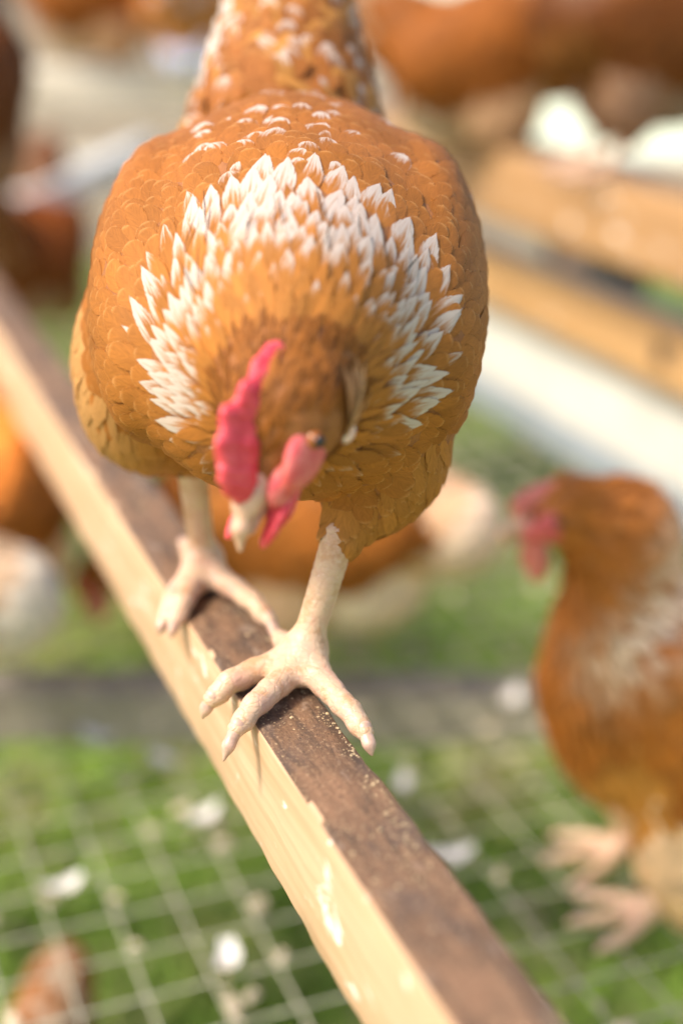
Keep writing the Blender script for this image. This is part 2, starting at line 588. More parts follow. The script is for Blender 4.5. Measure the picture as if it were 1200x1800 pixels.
def grass_mat():
    m, n, p = new_mat('grass_blade')
    b = NB(n)
    fb = b.add('ShaderNodeAttribute', attribute_name='fb').outputs['Color']
    b.put(p.inputs['Base Color'], fb); p.inputs['Roughness'].default_value = .6
    mv = b.add('ShaderNodeMix', data_type='VECTOR'); mv.inputs[0].default_value = .6
    n.links.new(b.add('ShaderNodeNewGeometry').outputs['Normal'], mv.inputs[4]); mv.inputs[5].default_value = (0, 0, 1)
    n.links.new(mv.outputs[1], p.inputs['Normal'])
    tr = b.add('ShaderNodeBsdfTranslucent'); b.put(tr.inputs[0], fb)
    mx = b.add('ShaderNodeMixShader'); mx.inputs[0].default_value = .5
    n.links.new(p.outputs[0], mx.inputs[1]); n.links.new(tr.outputs[0], mx.inputs[2])
    n.links.new(mx.outputs[0], n.nodes['Material Output'].inputs[0])
    return m

sheet('ground', -60, 60, -20, 120, 0.0, soil_mat(), 1, 1)
M_SUNLIT = plain_mat('sunlit_ground_tone', (.64, .67, .47), .9, .15, 6)  # pale colour stands in for strong sunlight on the far ground
sheet('yard', -60, 60, 3.6, 60, 0.006, plain_mat('straw_litter', (.21, .16, .09), .9, .45, 3))
sheet('sunlit_ground', 1.0, 60, 5.0, 60, 0.012, M_SUNLIT)  # added sheet, gives the bright sunlit patches behind the right perch

def grass(n=52000):
    r = np.random.default_rng(5)
    y = .75 + (r.random(n) ** 1.25) * 4.6
    x = (r.random(n) - .5) * (1.6 + y * .75)
    P = np.stack([x, y, np.zeros(n)], 1)
    cl = vnoise(P * np.array([10, 10, 1]), 41)
    cl2 = vnoise(P * np.array([17, 17, 1]), 12)
    keep = r.random(n) < np.clip(.85 + .3 * cl, .4, 1)
    P, cl, cl2 = P[keep], cl[keep], cl2[keep]; n = len(P)
    h = (.035 + .05 * r.random(n)) * (1 + .35 * cl) * (1 + .12 * P[:, 1])
    w = .003 + .004 * r.random(n) + .001 * P[:, 1]
    az = r.uniform(0, 6.28, n); lean = r.uniform(.3, 1.25, n)
    d = np.stack([np.cos(az), np.sin(az), 0 * az], 1); s = np.stack([-d[:, 1], d[:, 0], 0 * az], 1)
    up = np.array([0, 0, 1.])
    V = np.zeros((n, 5, 3))
    m1 = P + d * (h * lean * .35)[:, None] + up * (h * .62)[:, None]
    V[:, 0] = P - s * w[:, None]; V[:, 1] = P + s * w[:, None]
    V[:, 2] = m1 + s * w[:, None] * .8; V[:, 3] = m1 - s * w[:, None] * .8
    V[:, 4] = P + d * (h * lean)[:, None] + up * (h * (1.02 - .45 * lean))[:, None]
    base = np.arange(n)[:, None] * 5
    F = np.concatenate([base + [0, 1, 2], base + [0, 2, 3], base + [3, 2, 4]])
    g = np.array((.30, .45, .06)); yl = np.array((.54, .52, .17)); dk = np.array((.17, .25, .04)); dry = np.array((.42, .35, .20))
    t = np.clip(.62 + .45 * cl2, 0, 1)[:, None]
    c = g * t + dk * (1 - t)
    t2 = np.clip(cl - .2, 0, 1)[:, None]; c = c * (1 - t2) + yl * t2
    dm = (r.random(n) < .10)[:, None]; c = np.where(dm, dry, c)
    c = c * r.uniform(.75, 1.25, (n, 1))
    fb = np.ones((n, 5, 4)); fb[..., :3] = c[:, None]
    o = mobj('grass', np_mesh('grass', V.reshape(-1, 3), F, grass_mat(), False, None, fb.reshape(-1, 4)))
    tag(o, 'short green grass growing under the wire floor', 'grass', kind='stuff')
grass()

# ------------------------------------------------------------------ timber
def timber_mesh(name, L, w, h, mats, seg=40, rough=.0006, seed=0, bev=.003, top_slot=None):
    """length along X from 0 to L, top face at z=0, section w (Y) by h (down)"""
    cs = []
    for (cy, cz, a0) in ((w / 2 - bev, -bev, 0), (-w / 2 + bev, -bev, 90), (-w / 2 + bev, -h + bev, 180), (w / 2 - bev, -h + bev, 270)):
        for a in (0, 45, 90):
            t = math.radians(a0 + a)
            cs.append((cy + bev * math.cos(t), cz + bev * math.sin(t)))
    # extra points on the faces so that they can be uneven
    pts = []
    for i, p in enumerate(cs):
        pts.append(p)
        if i % 3 == 2:
            q = cs[(i + 1) % 12]
            for f in (.25, .5, .75): pts.append((p[0] + (q[0] - p[0]) * f, p[1] + (q[1] - p[1]) * f))
    n = len(pts)
    X = np.linspace(0, L, seg + 1)
    C = np.array(pts)
    V = np.zeros((seg + 1, n, 3)); V[..., 0] = X[:, None]; V[..., 1:] = C[None]
    nn = norm(C - np.array([0, -h / 2]))
    V[..., 1:] += nn[None] * (vnoise(V.reshape(-1, 3) * np.array([70, 240, 240]), seed) * rough).reshape(seg + 1, n, 1)
    V[..., 1] += (np.sin(X * 1.3 + seed) * rough)[:, None]
    F = []
    for i in range(seg):
        for j in range(n):
            k = (j + 1) % n
            F.append((i * n + j, i * n + k, (i + 1) * n + k, (i + 1) * n + j))
    F.append(tuple(range(n))[::-1]); F.append(tuple(range(seg * n, seg * n + n)))
    me = np_mesh(name, V.reshape(-1, 3), F, mats, True)
    if top_slot is not None:
        me.update()
        for p in me.polygons:
            if p.normal.z > .75 and p.center.z > -.01: p.material_index = top_slot
            p.use_smooth = len(p.vertices) == 4
    return me

def beam_between(name, a, b, w, h, mats, label, cat, top_slot=None, seg=40, rough=.0006, seed=0, group=None, kind=None):
    """a, b: points on the middle of the top face"""
    a, b = Vector(a), Vector(b)
    d = b - a
    o = mobj(name, timber_mesh(name, d.length, w, h, mats, seg, rough, seed, top_slot=top_slot))
    x = d.normalized(); y = Vector((0, 0, 1)).cross(x).normalized(); z = x.cross(y)
    o.matrix_world = Matrix.Translation(a) @ Matrix((x, y, z)).transposed().to_4x4()
    return tag(o, label, cat, group, kind)

PD = Vector((-.3638, .9315, 0)); PR = Vector((.9315, .3638, 0))       # along the perches, and square to them
PERCH = Vector((-.0014, .4774, .826)) + PR * .0188                     # a point on the main perch, middle of the top
perch = beam_between('perch', PERCH - PD * .34, PERCH + PD * 2.78, .0376, .068, [M_PINE, M_SOIL],
    'timber perch under the hen, soiled dark top and clean pale side', 'perch', 1, 420, .0010, 3)

def flecks():
    """litter trodden onto the perch top: many tiny chips"""
    r = np.random.default_rng(21)
    n = 2600
    s = r.random(n) ** 1.2 * 1.0
    t = np.where(r.random(n) < .45, .0168 - np.abs(r.normal(0, .004, n)), r.uniform(-.017, .017, n))
    V, F = [], []
    for i in range(n):
        c = PERCH + PD * float(s[i] - .16) + PR * float(t[i])
        a = r.uniform(0, 6.28); l = float(r.choice([.00032, .0005, .0009], p=[.62, .32, .06])); w = l * r.uniform(.4, .9); hh = l * r.uniform(.3, .7)
        dx, dy = math.cos(a), math.sin(a)
        k = len(V)
        for (p, q, z) in ((-l, -w, 0), (l, -w, 0), (l, w, 0), (-l, w, 0), (-l * .5, -w * .6, hh), (l * .7, -w * .5, hh), (l * .4, w * .6, hh), (-l * .6, w * .5, hh)):
            V.append((c.x + dx * p - dy * q, c.y + dy * p + dx * q, c.z + z - .0002))
        F += [(k, k + 1, k + 5, k + 4), (k + 1, k + 2, k + 6, k + 5), (k + 2, k + 3, k + 7, k + 6), (k + 3, k, k + 4, k + 7), (k + 4, k + 5, k + 6, k + 7)]
    o = mobj('wood_chips', np_mesh('wood_chips', V, F, M_CHIP, False))
    tag(o, 'tiny wood chips and crumbs stuck on the soiled perch top', 'litter', kind='stuff')
flecks()

# second perch, right and behind, a little higher; third one lower with the cream board under it
M_BROWNP = pine_mat('brown_pine', (.36, .19, .075), (.47, .26, .11), .2)
Q = Vector((.352, 1.587, .908)) + PR * .0475
beam_between('perch', Q - PD * .75, Q + PD * 1.55, .095, .095, [M_BROWNP, M_PINE2],
    'wide brown perch right behind the hen, with roosting hens on it', 'perch', 1, 60, .001, 5)
Q = Vector((.408, 1.66, .738))
railo = beam_between('side_rail', Q - PD * .8 + PR * .02, Q + PD * 1.5 + PR * .02, .04, .088, [M_TAN, M_GREYW],
    'tan timber rail with a dark scrawled mark, above the cream board', 'rail', 1, 60, .001, 9)

def ink_mark(parent):
    """a scrawled k-like mark on the side of the rail that faces the perch"""
    V, F = [], []
    def stroke(x0, z0, x1, z1, w=.011):
        dx, dz = x1 - x0, z1 - z0; L = math.hypot(dx, dz); nx, nz = -dz / L * w / 2, dx / L * w / 2
        k = len(V)
        for y in (.0195, .0215):
            V.extend([(x0 + nx, y, z0 + nz), (x0 - nx, y, z0 - nz), (x1 - nx, y, z1 - nz), (x1 + nx, y, z1 + nz)])
        F.extend([(k, k + 1, k + 2, k + 3), (k + 4, k + 7, k + 6, k + 5), (k, k + 4, k + 5, k + 1), (k + 1, k + 5, k + 6, k + 2), (k + 2, k + 6, k + 7, k + 3), (k + 3, k + 7, k + 4, k)])
    x, z = .838, -.026
    stroke(x + .010, z + .002, x + .008, z - .034)
    stroke(x + .006, z - .018, x - .012, z - .006)
    stroke(x + .005, z - .021, x - .014, z - .030)
    mobj('mark', np_mesh('mark', V, F, M_INK, False), parent)
ink_mark(railo)

def board_panel():
    t = empty('kick_board', Q + PR * .03 - Vector((0, 0, .262)))
    x0, x1 = -.8, 1.5
    def slab(name, zb, zt, th, mat, off):
        V = []
        for s in (x0, x1):
            for o_ in (off, off + th):
                for z in (zb, zt):
                    p = PD * s + PR * o_; V.append((p.x, p.y, z))
        F = [(0, 1, 3, 2), (4, 6, 7, 5), (0, 4, 5, 1), (2, 3, 7, 6), (1, 5, 7, 3), (0, 2, 6, 4)]
        o = mobj(name, np_mesh(name, V, F, mat, False), t)
        bv = o.modifiers.new('bevel', 'BEVEL'); bv.width = .002; bv.segments = 2
        return o
    slab('board', .043, .164, .014, M_PAINT, 0)
    slab('zinc_edge', -.008, .04, .018, M_ZINC, -.002)
    tag(t, 'cream painted board with a zinc lower edge below the right rail', 'kick board')
board_panel()

# cross rails carrying the perches
beam_between('cross_rail', (-1.6, 3.03, .757), (1.6, 2.97, .757), .06, .065, [M_PALE, M_PALE],
    'pale cross rail that carries the far end of the perch', 'rail', None, 40, .001, 13)
beam_between('upper_perch', (-1.6, 2.82, .945), (.12, 2.80, .945), .10, .075, [M_PALE, M_PINE2],
    'upper crosswise perch with hens roosting high behind', 'perch', None, 40, .001, 15)
beam_between('brace', (-1.35, 2.32, .44), (-.36, 2.74, .83), .075, .05, [M_WHITEP, M_WHITEP],
    'slanting grey-white brace left of the hen', 'brace', None, 20, .001, 17)
beam_between('floor_joist', (-2.0, 1.345, .438), (2.0, 1.315, .438), .055, .06, [M_GREYW, M_GREYW],
    'weathered grey joist running crosswise under the wire floor', 'joist', None, 40, .0015, 19)
# ------------------------------------------------------------------ wire floor
def wire_floor():
    t = empty('wire_floor', (0, 1.5, .45))
    tag(t, 'welded wire mesh floor with square openings over the grass', 'wire floor')
    def wire_mesh(L, r):
        V, F = [], []
        for x in (-L / 2, L / 2):
            for k in range(6):
                a = k * math.pi / 3
                V.append((x, r * math.cos(a), r * math.sin(a)))
        for k in range(6): F.append((k, (k + 1) % 6, 6 + (k + 1) % 6, 6 + k))
        return np_mesh('wire', V, F, M_WIRE)
    a, b = wire_mesh(3.6, .0010), wire_mesh(2.6, .0010)
    ang = math.atan2(PD.y, PD.x)
    for i in range(52):
        o = mobj('wire', a, t); off = (i - 25.5) * .05
        o.location = (PR.x * off, PR.y * off, 0); o.rotation_euler = (0, 0, ang)
    for i in range(72):
        o = mobj('wire', b, t); off = (i - 35.5) * .05
        o.location = (PD.x * off, PD.y * off, .003); o.rotation_euler = (0, 0, ang - math.pi / 2)
wire_floor()

# ------------------------------------------------------------------ hen heads, feet (shared builders)
def frame(Fv, Uv):
    Fv = norm(np.array(Fv, float)); Uv = np.array(Uv, float); Uv = norm(Uv - (Uv @ Fv) * Fv)
    return Fv, Uv, np.cross(Uv, Fv)

def head_parts(t, S, Fv, Uv, step=.0012, wattle_hang=(0, 0, -1), cs=1.0, cm=None):
    cm = cm or M_COMB
    """comb, wattles, beak, eyes, lobes on a skull at S (radius about .02)"""
    f, u, l = frame(Fv, Uv)
    at = lambda a, b, c=0.0: np.array(S) + f * a + u * b + l * c
    R = np.stack([f, l, u], 1)                        # columns: local x=f, y=l, z=u
    # single comb: a thin blade with low points
    pr = []
    base = [(-.013, .0185), (-.004, .0195), (.010, .0180), (.024, .0145), (.036, .0085), (.041, .004)]
    for (a0, b0), (a1, b1) in zip(base[:-1], base[1:]):
        pr.append(K(at(a0, b0), at(a1, b1), .0036, .0046, 'comb', .006))
    for a, b, lx, hz in ((-.012, .0205, .0075, .0060), (-.003, .0225, .0075, .0070), (.009, .0235, .0080, .0090), (.021, .0220, .0085, .0115), (.032, .0175, .0085, .0125), (.041, .0110, .0075, .0105)):
        pr.append(E(at(a, .016 + (b - .016) * cs, .0012 * math.sin(a * 200)), (lx * .86, .0036, hz * cs * 1.10), 'comb', rot=R, k=.005))
    o = mobj('comb', sdf_mesh('comb', pr, step, cm, .005, disp=.0005), t)
    # bare face skin
    for sgn in (1, -1):
        pr = [E(at(.017, -.001, sgn * .0172), (.0165, .0050, .0110), 'face', rot=R), E(at(.030, -.006, sgn * .0095), (.012, .0048, .008), 'face', rot=R)]
        mobj('face_skin', sdf_mesh('face_skin', pr, step, M_FACE, .006), t)
        pr = [E(at(-.001, -.012, sgn * .0205), (.0065, .003, .0085), 'lobe', rot=R)]
        mobj('earlobe', sdf_mesh('earlobe', pr, step, M_LOBE), t)
        # eye: ball and pupil
        ey = at(.013, .003, sgn * .0212)
        V, F = nets(lambda p: np.linalg.norm(p - ey, axis=1) - .0042, ey - .006, ey + .006, .0009)
        eo = mobj('eye', np_mesh('eye', V, F, M_EYE), t)
        pc = ey + l * sgn * .0027 + f * .0004
        V, F = nets(lambda p: np.linalg.norm(p - pc, axis=1) - .0027, pc - .004, pc + .004, .0006)
        mobj('pupil', np_mesh('pupil', V, F, M_PUPIL), eo)
        # wattle
        hang = norm(np.array(wattle_hang, float))
        c = at(.028, -.013, sgn * .0075)
        w0 = K(c, c + hang * .010, .004, .0058, 'w', .006)
        wf = norm(f - (f @ hang) * hang); wl = np.cross(hang, wf)
        RW = np.stack([wf, wl, hang], 1)
        pr = [w0, E(c + hang * .015 + l * sgn * .002, (.0105, .0032, .0145), 'w', rot=RW)]
        mobj('wattle', sdf_mesh('wattle', pr, step, cm, .005, disp=.0003), t)
    # beak: curved upper over a shorter lower mandible
    pr = [E(at(.036, -.001), (.014, .0075, .0075), 'b', rot=R), K(at(.040, -.001), at(.054, -.005), .0060, .0034, 'b', .004), K(at(.054, -.005), at(.061, -.0105), .0034, .0012, 'b', .003)]
    mobj('upper_beak', sdf_mesh('upper_beak', pr, step * .8, M_HORN, .004), t)
    pr = [K(at(.034, -.0085), at(.052, -.0118), .0050, .0018, 'b', .003)]
    mobj('lower_beak', sdf_mesh('lower_beak', pr, step * .8, M_HORN, .003), t)

def leg_prims(hock, ankle, toes, r0=.0082, r1=.0070, sc=1.0):
    """toes: list of chains of points, each starting near the ankle; the last segment is the claw"""
    pr = [K(hock, ankle, r0 * sc, r1 * sc, 's', .006)]
    ankle = np.array(ankle, float)
    pr.append(E(ankle, (.0105, .0105, .0088), 's', k=.010))
    claws = []
    for ch in toes:
        ch = [np.array(c, float) for c in ch]
        n = len(ch) - 1
        rad = np.linspace(.0062, .0042, n) * sc
        pr.append(K(ankle, ch[0], .0078 * sc, .0066 * sc, 's', .006))
        for i in range(n - 1):
            pr.append(K(ch[i], ch[i + 1], rad[i], rad[i + 1], 's', .004))
            pr.append(E(ch[i] * .45 + ch[i + 1] * .55 - np.array([0, 0, .0012]), (rad[i] * 1.04,) * 3, 's', k=.003))
        claws.append((ch[-2], ch[-1]))
    for i in (0, 1):                                  # skin between the roots of the front toes
        m = (np.array(toes[i][0]) + np.array(toes[i + 1][0]) + .6 * ankle) / 2.6
        pr.append(E(m - np.array((0, 0, .0015)), (.0095 * sc, .0105 * sc, .0042 * sc), 's', k=.006))
    return pr, claws

def leg(t, hock, ankle, toes, step=.0014, claws_too=True, sc=1.0):
    pr, claws = leg_prims(hock, ankle, toes, sc=sc)
    o = mobj('leg', sdf_mesh('leg', pr, step, M_LEG, .005, disp=.00018), t)
    if claws_too:
        for a, b in claws:
            d = norm(b - a)
            pr = [K(a - d * .002, a * .4 + b * .6 + np.array([0, 0, .0012]), .0040, .0026, 'c', .003), K(a * .4 + b * .6 + np.array([0, 0, .0012]), b, .0026, .0007, 'c', .003)]
            mobj('claw', sdf_mesh('claw', pr, .0009, M_CLAW, .003), o)
    return o

REGCOL = {'torso': RUST, 'breast': RUST, 'wing': RUST, 'rump': RUST * .9, 'tail': RUST, 'neck': RUST * 1.05, 'head': RUST * .9, 'thigh': TAN, 'belly': TAN}

def hen_body(t, prims, step, k=.02, colors=REGCOL, fluff=.0):
    pts = np.array([q[1] for q in prims] + [q[2] for q in prims if q[0] == 'k'])
    V, F = nets(lambda p: sdf(prims, p, k), pts.min(0) - .13, pts.max(0) + .13, step)
    reg = regions(prims, V)
    col = np.ones((len(V), 4))
    for r_, c in colors.items(): col[reg == r_, :3] = c
    o = mobj('body', np_mesh('body', V, F, M_BODY, True, None, col), t)
    return V, F, reg

# ------------------------------------------------------------------ the hen on the perch
def main_hen():
    t = empty('hen', (-.026, .703, .826))
    tag(t, 'big rust brown hen with white tipped neck feathers walking on the perch, head lowered', 'hen', 'brown hens in the pen')
    S = np.array((.0045, -.145, .161)); f, u, l = frame((-.40, -.58, -.72), (-.50, -.62, .55))
    TL = math.radians(20)
    P = [
        E((0, .010, .178), (.090, .142, .076), 'torso', TL),
        E((.008, -.052, .166), (.070, .058, .062), 'breast', TL),
        E((.069, .012, .178), (.027, .100, .056), 'wing', TL),
        E((-.069, .012, .178), (.027, .100, .056), 'wing', TL),
        E((-.006, .115, .205), (.056, .056, .048), 'rump', .3),
        K((-.008, .168, .222), (-.006, .238, .300), .059, .036, 'tail', .010),
        E((-.006, .252, .328), (.028, .024, .034), 'tail', -.4),
        K((.004, -.03, .185), (.004, -.088, .182), .058, .041, 'neck', .03),
        K((.004, -.088, .182), S, .041, .0235, 'neck', .02),
        E(S, (.022, .022, .021), 'head', k=.012),
        K(S, S + f * .030 - u * .003, .0190, .0092, 'head', .010),
        # right and left thigh
        E((-.076, .022, .131), (.038, .054, .057), 'thigh', .15, k=.012),
        K((-.074, .018, .110), (-.055, .019, .082), .030, .010, 'thigh', .014),
        E((.048, -.036, .118), (.030, .042, .050), 'thigh', -.2, k=.016),
        K((.046, -.046, .102), (.0262, -.066, .070), .026, .011, 'thigh', .016),
        E((0, .05, .115), (.062, .09, .05), 'belly'),
    ]
    k = .018
    V, F, reg = hen_body(t, P, .0042, k, {rr: RUST * .8 for rr in REGCOL})
    head_parts(t, S, f, u, .0011, (-.55, -.25, -1))
    # legs: points in the hen's own space (perch top is z = 0)
    leg(t, (.0255, -.069, .074), (.0075, -.0775, .0135), [
        [(-.004, -.081, .0095), (-.017, -.087, .0078), (-.028, -.0955, .0068), (-.0365, -.102, .0005), (-.0408, -.104, -.0085)],
        [(.0005, -.091, .0095), (-.008, -.108, .0085), (-.0150, -.120, .0074), (-.0225, -.131, .0015), (-.0282, -.139, -.0110)],
        [(.0140, -.091, .0092), (.0215, -.108, .0082), (.0300, -.124, .0070), (.0368, -.136, .0025), (.0398, -.144, -.0050)],
        [(.006, -.068, .0080), (.000, -.058, .0065), (-.006, -.046, .0055), (-.010, -.038, .0045)]], .00125)
    leg(t, (-.0555, .020, .082), (-.0525, .037, .0135), [
        [(-.0575, .024, .0092), (-.0625, .009, .0082), (-.0655, -.005, .0068), (-.0688, -.014, .0010), (-.0715, -.020, -.0060)],
        [(-.0430, .022, .0092), (-.0320, .008, .0080), (-.0215, -.006, .0068), (-.0125, -.019, .0020), (-.0080, -.028, -.0050)],
        [(-.0560, .020, .0088), (-.0580, .006, .0078), (-.0600, -.008, .0066), (-.0625, -.017, .0010), (-.0650, -.024, -.0060)],
        [(-.056, .050, .0080), (-.0605, .062, .0065), (-.066, .074, .0050), (-.070, .083, .0040)]], .00125)

    # ---- plumage
    Pt = sample_surface(V, F, 60000, 3)
    rg = regions(P, Pt)
    r = np.random.default_rng(17)
    ds = np.linalg.norm(Pt - S, axis=1)
    radial = norm(Pt - (S + f * .02))
    back = np.array((0, .85, .12))
    is_thigh = (rg == 'thigh') | (rg == 'belly')
    is_tail = (rg == 'tail') | (rg == 'rump')
    is_head = (rg == 'head') | (ds < .034)
    # edge of the cape: how far from the skull the last hackle feathers are rooted
    ang = np.arctan2(Pt[:, 0] - .004, Pt[:, 2] - .172)            # 0 = up, round the neck
    lim = .106 - .060 * (1 - np.cos(ang)) / 2 + .004 * vnoise(Pt * 60, 4)
    cape = (~is_head) & (ds < lim) & (~is_thigh) & (Pt[:, 1] < .03)
    rad = np.full(len(Pt), .0066)
    qq = np.clip((ds[cape] - .03) / (lim[cape] - .03), 0, 1)
    rad[cape] = (.0023 + .0054 * qq ** 1.2) * (1 - .35 * (1 - np.cos(ang[cape])) / 2)
    rad[is_head] = .0024
    rad[is_thigh] = .0050
    rad[is_tail] = .0068
    ci = np.where(cape)[0]
    Pp = np.stack([ang[ci] * .066, ds[ci] / 1.75, 0 * ang[ci]], 1)         # rows of long narrow hackles
    keep = np.concatenate([ci[thin(Pp, rad[ci])], (o_ := np.where(~cape)[0])[thin(Pt[o_], rad[o_])]])
    Pt, rg, ds, radial, cape, is_thigh, is_tail, is_head, ang, lim = [a[keep] for a in (Pt, rg, ds, radial, cape, is_thigh, is_tail, is_head, ang, lim)]
    _, N = grad(P, Pt, k)
    eyeL = S + f * .013 + u * .002 + l * .0195
    bare = is_head & ((((Pt - S) @ f) > .027) | (np.linalg.norm(Pt - eyeL - f * .003, axis=1) < .0135))

    # head and upper neck: short hair-like feathers
    m = is_head & ~bare
    n = m.sum()
    Vf, Ff, uu, vv = feathers(P, Pt[m], norm(-f[None] + .3 * radial[m] + r.normal(0, .12, (n, 3))), r.uniform(.008, .012, n), r.uniform(.0028, .0040, n), 'point', -.0003, .0016, .06, 1, 3, 5, k)
    col = RUST * r.uniform(.65, 1.1, (n, 1))
    col = col * .88
    join_feathers('head_feathers', Vf, Ff, *feather_attr(uu, vv, r.random(n), np.zeros(n), col), t)

    # hackle cape
    m = cape
    n = m.sum(); q = np.clip((ds[m] - .030) / (lim[m] - .030), 0, 1)
    Lh = .013 + .027 * q ** .8; Lh *= r.uniform(.85, 1.15, n); Wh = .0044 + .0082 * q; Wh *= r.uniform(.85, 1.15, n)
    low = (1 - np.cos(ang[m])) / 2
    Lh *= 1 - .36 * low; Wh *= 1 - .36 * low
    D = radial[m] + r.normal(0, .075, (n, 3))
    Vf, Ff, uu, vv = feathers(P, Pt[m], D, Lh, Wh, 'point', -.0001, .0022, .03, 2, 7, 11, k, .0)
    lft = np.clip(-Pt[m][:, 0] / .03, 0, 1) * low
    wht = np.clip((q - .14 + .12 * lft + r.normal(0, .06, n)) / .30, 0, 1) * r.uniform(.55, 1.0, n)
    wht[r.random(n) < .14] *= .25
    wht *= np.where(np.abs(ang[m]) > 2.25, .12, 1)
    col = RUST * r.uniform(.85, 1.25, (n, 1)) + (.45 - .25 * np.clip(q, 0, 1))[:, None] * (TAN - RUST)
    fa, fb, bn = feather_attr(uu, vv, r.random(n), wht, col)
    sc = q - .25 * low + .12 * (Pt[m][:, 1] < -.02)
    order = np.argsort(-sc)
    big, small = order[:230], order[230:]
    hk = join_feathers('neck_hackle', Vf[small], Ff, fa[small], fb[small], bn[small], t)
    single_feathers('hackle_feather', Vf[big], Ff, fa[big], fb[big], bn[big], t)

    # a few black quills among the hackle
    hb = np.where(Pt[m][:, 2] > .19)[0]
    pick = r.choice(hb[(q[hb] > .45)], 11, replace=False)
    Vq, Fq, uu, vv = feathers(P, Pt[m][pick], D[pick] + r.normal(0, .3, (11, 3)), r.uniform(.014, .030, 11), np.full(11, .0007), 'point', .0025, .0055, .0, 8, 3, 8, k)
    join_feathers('black_quills', Vq, Fq, *feather_attr(uu, vv, r.random(11), np.zeros(11), np.tile((.02, .012, .01), (11, 1))), t)

    # coverts of back, wings and breast
    m = ~(cape | is_head | is_thigh | is_tail)
    n = m.sum(); p = Pt[m]
    D = radial[m] + np.array((0, .35, -.10)) + r.normal(0, .17, (n, 3))
    front = np.clip((-p[:, 1] - .02) / .08, 0, 1)
    Lc = r.uniform(.0200, .0290, n) * (1 - .22 * front); Wc = r.uniform(.0105, .0150, n) * (1 - .2 * front)
    Vf, Ff, uu, vv = feathers(P, p, D, Lc, Wc, 'round', -.0001, .0016, .015, 3, 7, 9, k)
    up = np.clip((p[:, 2] - .20) / .05, 0, 1)
    mid = np.exp(-(p[:, 0] / .05) ** 2)
    wht = (r.random(n) < .28 * up * mid) * r.uniform(.15, .45, n)
    tone = r.uniform(.93, 1.08, (n, 1)) * (1 + .14 * vnoise(p * 45, 8)[:, None])
    col = RUST * tone
    dk = (np.clip((p[:, 1] - .015) / .07, 0, 1))[:, None]
    col = col * (1 - .8 * dk) + DARK * .8 * dk
    col = col * (1 - .25 * front[:, None]) + TAN * .25 * front[:, None]
    fa, fb, bn = feather_attr(uu, vv, r.random(n), np.clip(wht, 0, 1), col)
    camv = norm(np.array((.026, -.703, .338)) - p); _, Nn = grad(P, p, k)
    face = (Nn * camv).sum(1)
    order = np.argsort(-(face - .6 * (p[:, 2] < .10)))
    big, small = order[:280], order[280:]
    join_feathers('body_plumage', Vf[small], Ff, fa[small], fb[small], bn[small], t)
    single_feathers('covert_feather', Vf[big], Ff, fa[big], fb[big], bn[big], t)

    # thighs: soft loose feathers
    m = is_thigh
    n = m.sum(); p = Pt[m]
    D = np.array((0, .18, -1.0)) + .25 * radial[m] + r.normal(0, .14, (n, 3))
    Vf, Ff, uu, vv = feathers(P, p, D, r.uniform(.016, .024, n), r.uniform(.0065, .0090, n), 'round', -.0001, .0016, .06, 4, 5, 6, k)
    outer = np.clip((-p[:, 0] - .06) / .04, 0, 1)[:, None]
    col = (TAN * .55 + RUST * .4) * r.uniform(.92, 1.1, (n, 1)); col = col * (1 - .35 * outer) + np.array((.74, .46, .20)) * .35 * outer
    lowf = np.clip((.078 - p[:, 2]) / .02, 0, 1) * (p[:, 0] < 0)
    join_feathers('thigh_feathers', Vf, Ff, *feather_attr(uu, vv, r.random(n), lowf * .7, col), t)

    # rump and tail
    m = is_tail
    n = m.sum(); p = Pt[m]
    D = np.array((0, .6, .75)) + .6 * norm(p - np.array((0, .19, .24))) + r.normal(0, .28, (n, 3))
    Vf, Ff, uu, vv = feathers(P, p, D, r.uniform(.020, .032, n), r.uniform(.010, .015, n), 'round', -.0002, .0055, .05, 5, 5, 8, k, .04)
    edge = (np.abs(p[:, 0] + .006) > .036) & (p[:, 1] > .16)
    hi_ = np.clip((p[:, 2] - .305) / .02, 0, 1) * (np.abs(p[:, 0] + .006) < .03)
    wht = np.where(edge & (p[:, 0] < 0), .9, .22 * (r.random(n) < .3)); wht = np.maximum(wht, hi_ * (r.random(n) < .55))
    col = np.where(r.random((n, 1)) < .35, TAN * .8, DARK * .5 + RUST * .5) * r.uniform(.8, 1.25, (n, 1)); col = np.where((edge & (p[:, 0] < 0))[:, None], CREAM * .9, col)
    join_feathers('tail_feathers', Vf, Ff, *feather_attr(uu, vv, r.random(n), wht, col), t)

    # loose tuft behind the ear
    c0 = S - f * .002 - u * .010 + l * .0215
    n = 26
    a = r.normal(0, 1, (n, 3)) * .0022
    p = c0 + a
    D = np.array((-.12, .25, .95)) + .25 * l + r.normal(0, .12, (n, 3))
    V0, F0, uu, vv = feathers(P, p, D, r.uniform(.017, .026, n), r.uniform(.004, .006, n), 'point', .001, .007, .05, 6, 3, 6, k)
    col = CREAM * np.array((.82, .50, .27)) * r.uniform(.7, 1.1, (n, 1))
    join_feathers('ear_tuft', V0, F0, *feather_attr(uu, vv, r.random(n), np.zeros(n), col), t)
    return t
main_hen()
